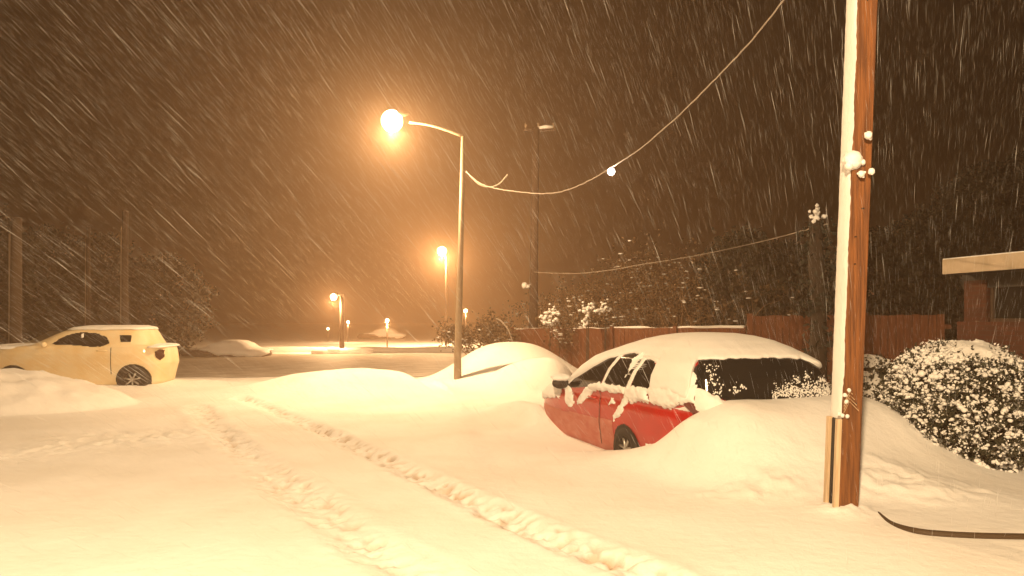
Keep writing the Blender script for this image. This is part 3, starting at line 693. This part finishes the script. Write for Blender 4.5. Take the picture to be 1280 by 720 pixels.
for (px, py) in ((1045, 517), (1051, 518), (1041, 515), (1048, 492), (1053, 486), (1050, 500)): clump(px, py, .018, -.13, 4)
b = MB()
for k in range(4):
    z0 = P(0, 488+4*k, PY).z - pb.z; b.tube([pp(-hw+.02, -hd-.004, z0-.10), pp(-hw+.06, -hd-.02, z0), pp(-hw+.08+.02*k, -hd-.03, z0-.02-.02*k)], .003, 5)
b.build('loose_wire', M['timber_pale'], pg)
for k in range(6):
    b = MB(); zb_ = random.uniform(.4, 4.6); b.tube([pp(random.uniform(-.05, .08), -hd-.004, zb_), pp(0.0, -hd+.01, zb_)], .006, 6); b.build('bolt', M['dark'], pg)

# dark tube laid over the snow as the timber post's shadow, bottom right
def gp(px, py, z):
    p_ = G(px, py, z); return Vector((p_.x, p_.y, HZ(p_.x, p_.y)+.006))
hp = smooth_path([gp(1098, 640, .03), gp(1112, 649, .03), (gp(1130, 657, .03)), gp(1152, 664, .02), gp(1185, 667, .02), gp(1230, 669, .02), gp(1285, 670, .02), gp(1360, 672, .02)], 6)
b = MB(); b.tube(hp, [.006+.028*min(1, i/16) for i in range(len(hp))], 8); b.build('shadow_band', mat('shadow_band', (.06, .035, .015), .7, bump=(40, .4, .004)), smooth=True, label='dark curved band laid on the snow as the post shadow at the lower right', cat='shadow_band')

# ------------------------------------------------------------------ overhead cable with a small lit bulb
cab = [P(583, 215, 17.9), P(600, 229, 17.6), P(622, 236, 17.2), P(650, 240, 16.5), P(680, 242, 15.6), P(708, 238, 14.8), P(740, 224, 13.8), P(763, 210, 13.0), P(800, 186, 12.0), P(850, 143, 10.6), P(900, 93, 9.3), P(940, 50, 8.4), P(978, 2, 7.6), P(1020, -60, 6.9), (P(1085, -170, 6.62))]
cab = [c_ + Vector((0, 0, 0)) for c_ in cab]
b = MB(); sp_ = smooth_path(cab); b.tube([p_+Vector((0, 0, random.uniform(-.006, .006))) for p_ in sp_], [.016-.0075*i/len(sp_) for i in range(len(sp_))], 7)
b.build('overhead_cable', M['cable'], smooth=True, label='long snow-coated cable sagging from the lamp pole up to the timber post', cat='cable')
c2 = [P(583, 214, 17.9), P(590, 222, 17.9), P(600, 231, 17.8), P(612, 234, 17.7), P(624, 230, 17.6), P(635, 218, 17.5)]
b = MB(); b.tube(smooth_path(c2), .02, 7); b.build('drop_cable', M['cable'], smooth=True, label='short thick cable end curling up beside the lamp pole', cat='cable')
bp_ = P(764, 214.5, 13.0)
bo = empty('hanging_bulb', (bp_.x, 13.0, bp_.z), label='small white lit bulb hanging from the overhead cable', cat='bulb')
b = MB(); b.blob((0, 0, 0), .068, (1, 1, 1), 0, 10, 14); b.build('bulb', M['lit_bulb'], bo, smooth=True)
b = MB(); b.tube([(0, 0, .05), (0, 0, .095)], .02, 8); b.build('socket', M['dark'], bo)
lamp_light('bulb_light', (0, -.16, -.06), 12, .05, (1, .8, .6), bo)

# ------------------------------------------------------------------ fences
def board_fence(p0, p1, z0, zt0, zt1, label, mt=M['fence'], name='board_fence', bw=.14, snowtop=True, post=2.2):
    L = math.hypot(p1[0]-p0[0], p1[1]-p0[1]); a = math.atan2(p1[1]-p0[1], p1[0]-p0[0])
    o = empty(name, (p0[0], p0[1], z0), a, label=label, cat='fence')
    n = int(L/bw); b = MB()
    for i in range(n):
        zt_ = zt0+(zt1-zt0)*i/n - z0 + random.uniform(-.012, .012); y = random.uniform(-.006, .006)
        b.box((i*bw+.004, y, 0), ((i+1)*bw-.004, y+.022, zt_))
    b.build('boards', mt, o)
    b = MB()
    for h in (.35, .85): b.box((0, .024, (zt0-z0)*h), (L, .07, (zt0-z0)*h+.08))
    b.build('rail', mt, o)
    for i in range(int(L/post)+1):
        x = min(i*post, L-.1); zt_ = zt0+(zt1-zt0)*x/L - z0; b = MB(); b.box((x, -.06, -.2), (x+.11, -.012, zt_+.05)); b.build('post', mt, o)
    if snowtop:
        pts = [Vector((x, .01, zt0+(zt1-zt0)*x/L - z0+.01+.02*vnoise(x*2, 1.5, 3))) for x in np.arange(0, L, .12)]
        b = MB(); b.tube(pts, [max(.004, .022+.03*float(vnoise(p_.x*1.3, 0.3, 8))) for p_ in pts], 6); b.build('snow_cap', M['snow'], o, smooth=True)
    return o
fa0, fa1 = P(640, 0, 24), P(934, 0, 17.2)
board_fence((fa0.x, fa0.y), (fa1.x, fa1.y), .1, P(0, 411, 24).z, P(0, 409, 17.2).z, 'lower reddish board fence running away behind the red car to the left')
fb0, fb1 = P(934, 0, 15.6), P(1196, 0, 14.2)
board_fence((fb0.x, fb0.y), (fb1.x-.1, fb1.y), .1, P(0, 395, 15.6).z, P(0, 393, 14.2).z, 'taller reddish board fence behind the timber post and round bush', snowtop=False)
# snow lumps and a bit of leaning timber on the fences
def lump_thing(px, py, Y, r, label, n=10, sc=1.0, cat='snow clump'):
    c0 = P(px, py, Y); b = MB()
    for k in range(n): b.blob(c0+Vector((random.gauss(0, r*.6), random.gauss(0, r*.4), random.gauss(0, r*.5))), r*random.uniform(.25, .6), (1, 1, .8), .2, 5, 8)
    return b

# ------------------------------------------------------------------ house at the right edge
HYr = 14.0
ho = empty('house', (8.5, 13.9, 0), R(-75), label='low brick house at the right edge, pale fascia under a flat roof', cat='house')
hx = ho.location.x; z1 = P(0, 344, HYr).z; z2 = P(0, 327, HYr).z
b = MB(); b.box((0, 0, -.2), (.48, 5, z1-.12)); b.box((.48, 0, -.2), (4.5, .2, P(0, 403, HYr).z)); b.box((3.0, 0, 0), (4.5, 5, z1-.12)); b.build('brick_wall', M['brick'], ho)
b = MB(); b.box((.05, -.55, z1), (5.0, -.48, z2+.01)); b.build('fascia', M['fascia'], ho)
b = MB(); b.box((.08, -.478, z1-.0), (5.0, 6, z2-.05)); b.build('roof', M['roof'], ho)
b = MB(); b.box((.05, -.54, z2+.012), (5.0, 6, z2+.03)); b.build('roof_snow', M['snow'], ho)
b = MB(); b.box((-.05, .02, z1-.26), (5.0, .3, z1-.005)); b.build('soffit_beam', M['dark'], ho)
wn = MB().box((.50, .10, P(0, 402, HYr).z), (2.95, .12, z1-.14)).build('window', M['glass'], ho)
zs_ = P(0, 402, HYr).z
for (na, q0_, q1_) in (('sill', (.50, .06, zs_), (2.95, .10, zs_+.06)), ('frame', (.502, .06, zs_+.062), (.56, .1, z1-.14)), ('mullion', (1.7, .06, zs_+.062), (1.76, .1, z1-.14))): MB().box(q0_, q1_).build(na, M['pole'], wn)
b = MB(); b.tube([(.33, -.08, z1-.9), (.33, -.08, z1-1.05)], [.06, .09], 8); b.tube([(.33, 0, z1-.88), (.33, -.08, z1-.88)], .02, 6); b.build('wall_light', M['galv'], ho)
bw_ = MB(); q0 = P(1196, 0, 13.3)
bw_.box((0, 0, -.1), (6, .2, P(0, 402, 13.3).z)); gw_ = bw_.build('garden_wall', M['brick']); gw_.location = (q0.x, 13.3, 0); gw_.rotation_euler = (0, 0, R(-75)); tag(gw_, label='low reddish brick wall in front of the right-edge house', cat='wall')

# ------------------------------------------------------------------ trees
def leaves(b, pts, n, spread, size, up=0.0):
    for c in pts:
        for k in range(n):
            p_ = Vector(c)+Vector((random.gauss(0, spread), random.gauss(0, spread), random.gauss(0, spread*.8)))
            d = Vector((random.gauss(0, 1), random.gauss(0, 1), random.gauss(0, 1)+up)).normalized(); e = d.orthogonal().normalized()
            e.rotate(Matrix.Rotation(random.random()*6.3, 3, d)); s_ = size*random.uniform(.6, 1.4)
            b.add([p_-e*s_*.4, p_+d*s_, p_+e*s_*.4, p_-d*s_*.3], [(0, 1, 2, 3)])
def bare_tree(loc_, h, spread, label, seed, leafn=5, snown=0, group=None, lmat='leaf_brown', stems=3, leafsize=.07):
    random.seed(seed); o = empty('tree', loc_, label=label, cat='tree', group=group)
    b = MB(); tips = []
    def grow(p_, d, L, r, dep):
        pts = [p_]; rr = [r]; q = p_.copy(); dd = d.copy()
        for i in range(4):
            dd = (dd+Vector((random.gauss(0, .18), random.gauss(0, .18), random.gauss(.04, .10)))).normalized(); q = q+dd*L/4; pts.append(q.copy()); rr.append(r*(1-.12*(i+1)))
        b.tube(pts, rr, 5 if dep > 1 else 7, cap=False)
        if dep >= 4 or L < .25: tips.extend(pts[1:]); return
        if dep >= 2: tips.extend(pts[2:])
        for k in range(3 if dep < 3 else 2):
            nd = (dd+Vector((random.gauss(0, .55), random.gauss(0, .55), random.gauss(.1, .4)))).normalized()
            grow(random.choice(pts[2:]), nd, L*random.uniform(.55, .8), rr[-1]*.62, dep+1)
    for k in range(stems):
        a = 2*math.pi*k/stems+random.random(); tl_ = spread/h
        grow(Vector((.1*math.cos(a), .1*math.sin(a), -.1)), Vector((math.cos(a)*tl_*.8, math.sin(a)*tl_*.8, 1)).normalized(), h*.42, .055 if stems > 1 else .1, 0)
    b.build('trunk', M['twig'], o, smooth=True)
    c_ = MB(); leaves(c_, tips, leafn, .14, leafsize); c_.build('crown', M[lmat], o)
    if snown:
        s_ = MB()
        for t in random.sample(tips, min(len(tips), snown)):
            s_.blob(t+Vector((0, 0, .02)), random.uniform(.02, .05), (1.5, 1.3, .5), .35, 4, 6)
        s_.build('snow_clumps', M['snow'], o)
    return o
gT = 'bare snowy trees behind the board fence'
tl = [(700, 27.0, 3.2, 1.6, 'bushy snow-flecked tree just right of the utility pole'),
      (765, 24.5, 4.0, 1.8, 'wide bare tree behind the fence above the red car bonnet'),
      (835, 23.0, 4.6, 1.8, 'tallest bare tree behind the fence above the red car roof'),
      (880, 20.5, 3.8, 1.4, 'thin bare tree at the middle of the fence'),
      (735, 20.8, 2.3, 1.3, 'low snow-laden shrub peering over the fence left of the red car')]
for i, (px, Yt, h, s_, lb) in enumerate(tl):
    q = P(px, 0, Yt+1.2); bare_tree((q.x, Yt+1.2, .2), h, s_, lb, 100+i, leafn=1, snown=45 if i != 4 else 70, group=gT, stems=4)
q = P(603, 0, 23.5); bare_tree((q.x, 23.5, .0), 1.9, .7, 'small snowy shrub between the drifts and the fence end', 131, leafn=4, snown=110, stems=5)
# snow clumps caught in the shrubs: a rosette and two puffs, each its own
for (px, py, Yc, r, lb) in ((687, 397, 21.5, .26, 'round snowy rosette of leaves hanging above the left fence'), (735, 386, 20.5, .15, 'left one of two snow puffs above the fence'), (756, 386, 20.4, .17, 'right one of two snow puffs above the fence'), (733, 401, 20.4, .10, 'small snow puff low under the pair above the fence')):
    c0 = P(px, py, Yc); o = empty('snowy_sprig', (c0.x, Yc, c0.z), label=lb, cat='sprig'); b = MB()
    b.tube([(0, 0, -c0.z+.2), (.02, .05, -.4), (0, 0, 0)], [.02, .015, .008], 5); 
    b.build('stem', M['bark'], o)
    b = MB(); leaves(b, [(0, 0, 0)]*6, 14, r*.6, .08); b.build('leaves', M['leaf_brown'], o)
    b = MB()
    for k in range(int(60*r/.2)): b.blob((random.gauss(0, r*.5), random.gauss(0, r*.4), random.gauss(0, r*.5)), random.uniform(.025, .06), (1.1, 1.1, .8), .2, 4, 6)
    b.build('snow_clumps', M['snow'], o, smooth=True)
# pale straight branch lying across the trees
b = MB(); b.tube(smooth_path([P(668, 340, 24.8), P(715, 342, 23.5), P(760, 338, 22.5), P(800, 331, 21.9), P(850, 323, 21.5), P(888, 316, 21.3), P(960, 300, 20.8), P(1034, 280, 12.9)], 5), .013, 6)
b.build('service_wire', M['cable'], smooth=True, label='faint pale wire slanting across the bare trees above the fence', cat='wire')
# bent cane left of the fence
b = MB(); b.tube(smooth_path([P(620, 398, 22.5), P(627, 402, 22.5), P(635, 412, 22.5), P(640, 425, 22.5), P(641, 430, 22.5)], 5), .022, 6)
b.build('bent_cane', M['cable'], smooth=True, label='snowy bent cane arching at the left end of the fence', cat='cane')

def dense_tree(loc_, h, rx, label, seed, n=260, group=None, lmat='leaf_ever', z0=.25, conic=False, lsz=.16):
    random.seed(seed); o = empty('evergreen_tree', loc_, label=label, cat='tree', group=group)
    b = MB(); b.tube([(0, 0, -.2), (.05, 0, h*.4), (0, .05, h*.85)], [rx*.09, rx*.07, .03], 8)
    cl = []
    for k in range(n):
        t = random.random(); z = h*(z0+(1-z0)*t); rr = rx*((1-t)**.8 if conic else math.sqrt(max(0, 1-(2*t-1)**2))*(.75+.25*random.random())); a = random.random()*6.283; u = rr*math.sqrt(random.uniform(.25, 1))
        c_ = Vector((u*math.cos(a), u*math.sin(a), z)); cl.append(c_)
        if k % 6 == 0: b.tube([(0, 0, z*.8), c_*.5+Vector((0, 0, z*.45)), c_], [.04, .03, .01], 4, cap=False)
    b.build('trunk', M['bark'], o, smooth=True)
    c_ = MB(); leaves(c_, cl, 26, .22, lsz); c_.build('crown', M[lmat], o)
    return o
gE = 'dark evergreens behind the fence on the right'
for (px, ytop, Yt, rx, lb, con) in ((925, 300, 24, 1.5, 'dark evergreen left of the three behind the taller fence', False),
                               (985, 312, 25, 1.7, 'low broad dark evergreen behind the middle of the taller fence', False),
                               (1100, 296, 27, 1.9, 'dark evergreen just right of the timber post', False),
                               (1168, 268, 28, 2.1, 'dark evergreen above the left end of the flat roof', False),
                               (1232, 214, 30, 2.6, 'big dark evergreen above the flat roof', False),
                               (1292, 196, 30, 2.2, 'tallest dark evergreen at the right edge', False)):
    q = P(px, ytop, Yt); dense_tree((q.x, Yt, 0), q.z, rx, lb, int(px), n=int(180+q.z*45), group=gE, conic=con, z0=.12)
# dark dead trunk with a snow clump on top, left of the timber post
q = P(1034, 285, 12.5); o = empty('tree_stump', (q.x, 12.9, .2), label='tall dark dead trunk capped with a ragged snow clump, left of the timber post', cat='tree')
hh = P(1034, 275, 12.9).z-.2
b = MB(); b.tube([(0, 0, -.2), (.02, 0, hh*.5), (-.03, 0, hh*.8), (-.02, 0, hh)], [.16, .13, .13, .09], 9)
for k in range(6): b.tube([(0, 0, hh*(.3+.1*k)), (.2*random.choice((-1, 1)), .1, hh*(.36+.1*k))], [.03, .012], 5)
b.build('trunk', M['bark'], o, smooth=True)
b = MB()
for k in range(16): b.blob((random.gauss(-.03, .055), random.gauss(0, .04), hh+.12+random.gauss(0, .075)), random.uniform(.02, .06), (1, 1, 1), .3, 5, 7)
b.build('snow_clump', M['snow'], o, smooth=True)
b = MB(); leaves(b, [(random.gauss(0, .1), random.gauss(0, .1), random.uniform(.8, hh-.1)) for _ in range(60)], 12, .1, .08); b.build('ivy', M['leaf_ever'], o)

# left: dim long house and trees behind the yellow car
lh = empty('long_house', (-47, 48, 0), R(6), label='dim long house with a low snowy roof far behind the yellow car', cat='house')
b = MB(); b.box((0, 0, -.2), (20, 7, 3.6)); b.build('wall', M['wall'], lh)
b = MB(); b.add([(-.5, -.6, 3.55), (20.5, -.6, 3.55), (20.5, 3.5, 6.2), (-.5, 3.5, 6.2), (-.5, 7.6, 3.55), (20.5, 7.6, 3.55), (-.5, -.6, 3.4), (20.5, -.6, 3.4), (20.5, 7.6, 3.4), (-.5, 7.6, 3.4)],
   [(0, 1, 2, 3), (3, 2, 5, 4), (6, 7, 1, 0), (4, 5, 8, 9), (1, 7, 8, 5, 2), (0, 3, 4, 9, 6), (6, 9, 8, 7)]); b.build('roof', M['roof'], lh, recalc=True)
for x in (2.5, 6, 11.5, 15):
    wn = MB().box((x, -.03, 1.0), (x+1.3, -.004, 2.3)).build('window', M['glass'], lh)
    MB().box((x-.08, -.07, .93), (x+1.38, -.033, 1.0)).build('sill', M['fascia'], wn); MB().box((x-.08, -.07, 2.3), (x+1.38, -.033, 2.37)).build('lintel', M['fascia'], wn)
MB().box((9.2, -.03, 0), (10.2, -.004, 2.2)).build('door', M['dark'], lh)
gL = 'dark trees behind the yellow car'
for (px, ytop, Yt, rx, lb) in ((-30, 262, 27, 2.3, 'dark tree cut by the left edge'), (52, 292, 30, 2.4, 'dark tree between the left timber poles'), (128, 300, 32, 2.3, 'dark tree behind the roof of the yellow car'), (205, 325, 34, 2.2, 'dark tree right of the yellow car, lowest of its row')):
    q = P(px, ytop, Yt); dense_tree((q.x, Yt, 0), q.z, rx, lb, 500+int(px), n=230, group=gL, z0=.05)

# ------------------------------------------------------------------ round bush, front right, and its neighbours
def snowy_bush(c, r, label, seed, nl_, ns, cap=True, sq=1.0, group='snow-laden bushes on the right', smax=.045):
    random.seed(seed); o = empty('round_bush', (c[0], c[1], c[2]), label=label, cat='bush', group=group)
    hz_ = r*sq; ctr = Vector((0, 0, hz_*.88)); b = MB()
    for k in range(14):
        a = random.random()*6.28; t = random.uniform(.15, .9); e_ = Vector((math.cos(a)*t, math.sin(a)*t, .8-t*.4)); b.tube([(0, 0, 0), ctr*.4+e_*r*.3, ctr+e_*r*.7], [.03, .02, .008], 5, cap=False)
    b.build('stems', M['bark'], o)
    def surf(q_):
        while True:
            d = Vector((random.gauss(0, 1), random.gauss(0, 1), random.gauss(0, 1))).normalized()
            if d.z > -.75: break
        n_ = float(vnoise(d.x*2.6+seed, d.y*2.6+d.z*2.1, seed)); rr = q_*(1+.07*n_)
        return d, ctr+Vector((d.x*r*rr, d.y*r*rr, d.z*hz_*rr))
    b = MB(); pts = [surf(random.uniform(.72, 1.0)**.8)[1] for _ in range(nl_)]; leaves(b, pts, 9, .045, .040); 
    pts = [surf(random.uniform(.3, .8))[1] for _ in range(nl_//3)]; leaves(b, pts, 8, .09, .09)
    b.build('foliage', M['leaf_dark'], o)
    b = MB()
    for k in range(ns):
        d, p_ = surf(random.uniform(.94, 1.03))
        if d.y > .35 or (cap and d.z > .88): continue
        if random.random() > .55+.6*max(0, d.z): continue
        s_ = random.uniform(.38, 1.0)*smax*(1.0 if random.random() < .75 else 1.35)
        for q_ in range(random.choice((2, 3, 4))):
            b.blob(p_+Vector((random.gauss(0, s_*.55), random.gauss(0, s_*.5), random.gauss(0, s_*.5))), s_*random.uniform(.45, .8), (1, 1, .8), .28, 4, 7)
    b.build('snow_clumps', M['snow'], o, smooth=True)
    b = MB(); pts = [p_ for d, p_ in (surf(random.uniform(.96, 1.05)) for _ in range(ns)) if d.z > -.45 and d.y < .4]; leaves(b, pts, 3, .03, .020, up=1.0); b.build('snow_dusting', M['snow'], o)
    if cap:
        b = MB(); vs = []; NA, NR = 72, 18
        for j in range(NR+1):
            for i in range(NA):
                a = 2*math.pi*i/NA; lim = .80+.25*float(vnoise(math.cos(a)*3, math.sin(a)*3, seed)); ph = lim*.98*j/NR
                d = Vector((math.sin(ph)*math.cos(a), math.sin(ph)*math.sin(a), math.cos(ph)))
                rr = 1.055+.05*float(fbm(d.x*5, d.y*5, seed, 3)) + .02*float(vnoise(d.x*18, d.y*18, seed)) - .09*(j/NR)**6
                vs.append(ctr+Vector((d.x*r*rr, d.y*r*rr, d.z*hz_*rr)))
        b.add(vs, [(j*NA+i, j*NA+(i+1) % NA, (j+1)*NA+(i+1) % NA, (j+1)*NA+i) for j in range(NR) for i in range(NA)]).build('snow_cap', M['snow'], o, smooth=True, recalc=True)
    return o
q = P(1200, 0, 8.8); snowy_bush((q.x, 8.8, -.12), .87, 'big round bush right of the timber post, dotted with snow under a smooth cap', 5, 3600, 2900, sq=.94, smax=.038)
q = P(1318, 0, 9.9); snowy_bush((q.x, 9.9, -.1), .55, 'lower bush cut by the right edge, behind the big round bush', 8, 1200, 420, cap=False)
q = P(1098, 0, 10.6); snowy_bush((q.x, 10.6, -.05), .44, 'small snowy bush between the timber post and the big round bush', 9, 1100, 480, sq=.95)
q = P(1085, 0, 12.4); snowy_bush((q.x, 12.4, .2), .50, 'small snowy bush at the foot of the fence just right of the timber post', 10, 800, 320, sq=.95)
q = P(1066, 0, 11.2); snowy_bush((q.x+.15, 11.2, .0), .5, 'low snowy bush mostly hidden behind the timber post', 12, 700, 260, sq=.95)

# ------------------------------------------------------------------ falling snow: wind-blown flakes, longer than wide, all in one wind
D = Vector((.55, 1.0, -.81)).normalized(); U1 = D.orthogonal().normalized(); U2 = D.cross(U1)
n = 105000
px_ = RNG.uniform(-13, 11, n); py_ = 2.3 + 14*RNG.random(n)**1.15; pz_ = RNG.uniform(.1, 9.5, n)
# only what lies inside or near the view
keep = (np.abs(px_) < py_*.80+.6) & (pz_ < 1.7+py_*.55+.4) & (pz_ > 1.7-py_*.4)
px_, py_, pz_ = px_[keep], py_[keep], pz_[keep]; n = len(px_)
Ln = RNG.uniform(.05, .13, n); Rr = RNG.uniform(.00022, .00062, n)*(1+.012*py_)
jit = RNG.normal(0, .035, (n, 3)); Dn = np.array(D)+jit; Dn /= np.linalg.norm(Dn, axis=1)[:, None]
c = np.stack([px_, py_, pz_], 1); u1 = np.array(U1); u2 = np.array(U2)
V = np.empty((n, 5, 3)); V[:, 0] = c-Dn*Ln[:, None]; V[:, 4] = c+Dn*Ln[:, None]
for k in range(3):
    a = 2*math.pi*k/3; V[:, 1+k] = c+(u1*math.cos(a)+u2*math.sin(a))*Rr[:, None]
Ff = np.array([(0, 2, 1), (0, 3, 2), (0, 1, 3), (4, 1, 2), (4, 2, 3), (4, 3, 1)])
F_ = (Ff[None]+5*np.arange(n)[:, None, None]).reshape(-1, 3)
me = bpy.data.meshes.new('falling_snow'); me.vertices.add(n*5); me.vertices.foreach_set('co', V.ravel())
me.loops.add(F_.size); me.loops.foreach_set('vertex_index', F_.ravel().astype(np.int32)); me.polygons.add(len(F_))
me.polygons.foreach_set('loop_start', np.arange(0, F_.size, 3, dtype=np.int32)); me.polygons.foreach_set('loop_total', np.full(len(F_), 3, dtype=np.int32))
me.update(calc_edges=True); me.materials.append(M['flake'])
fo = bpy.data.objects.new('falling_snow', me); C.objects.link(fo); tag(fo, 'wind-driven snowflakes falling across the whole scene', 'snow', kind='stuff')
print('flakes', n)
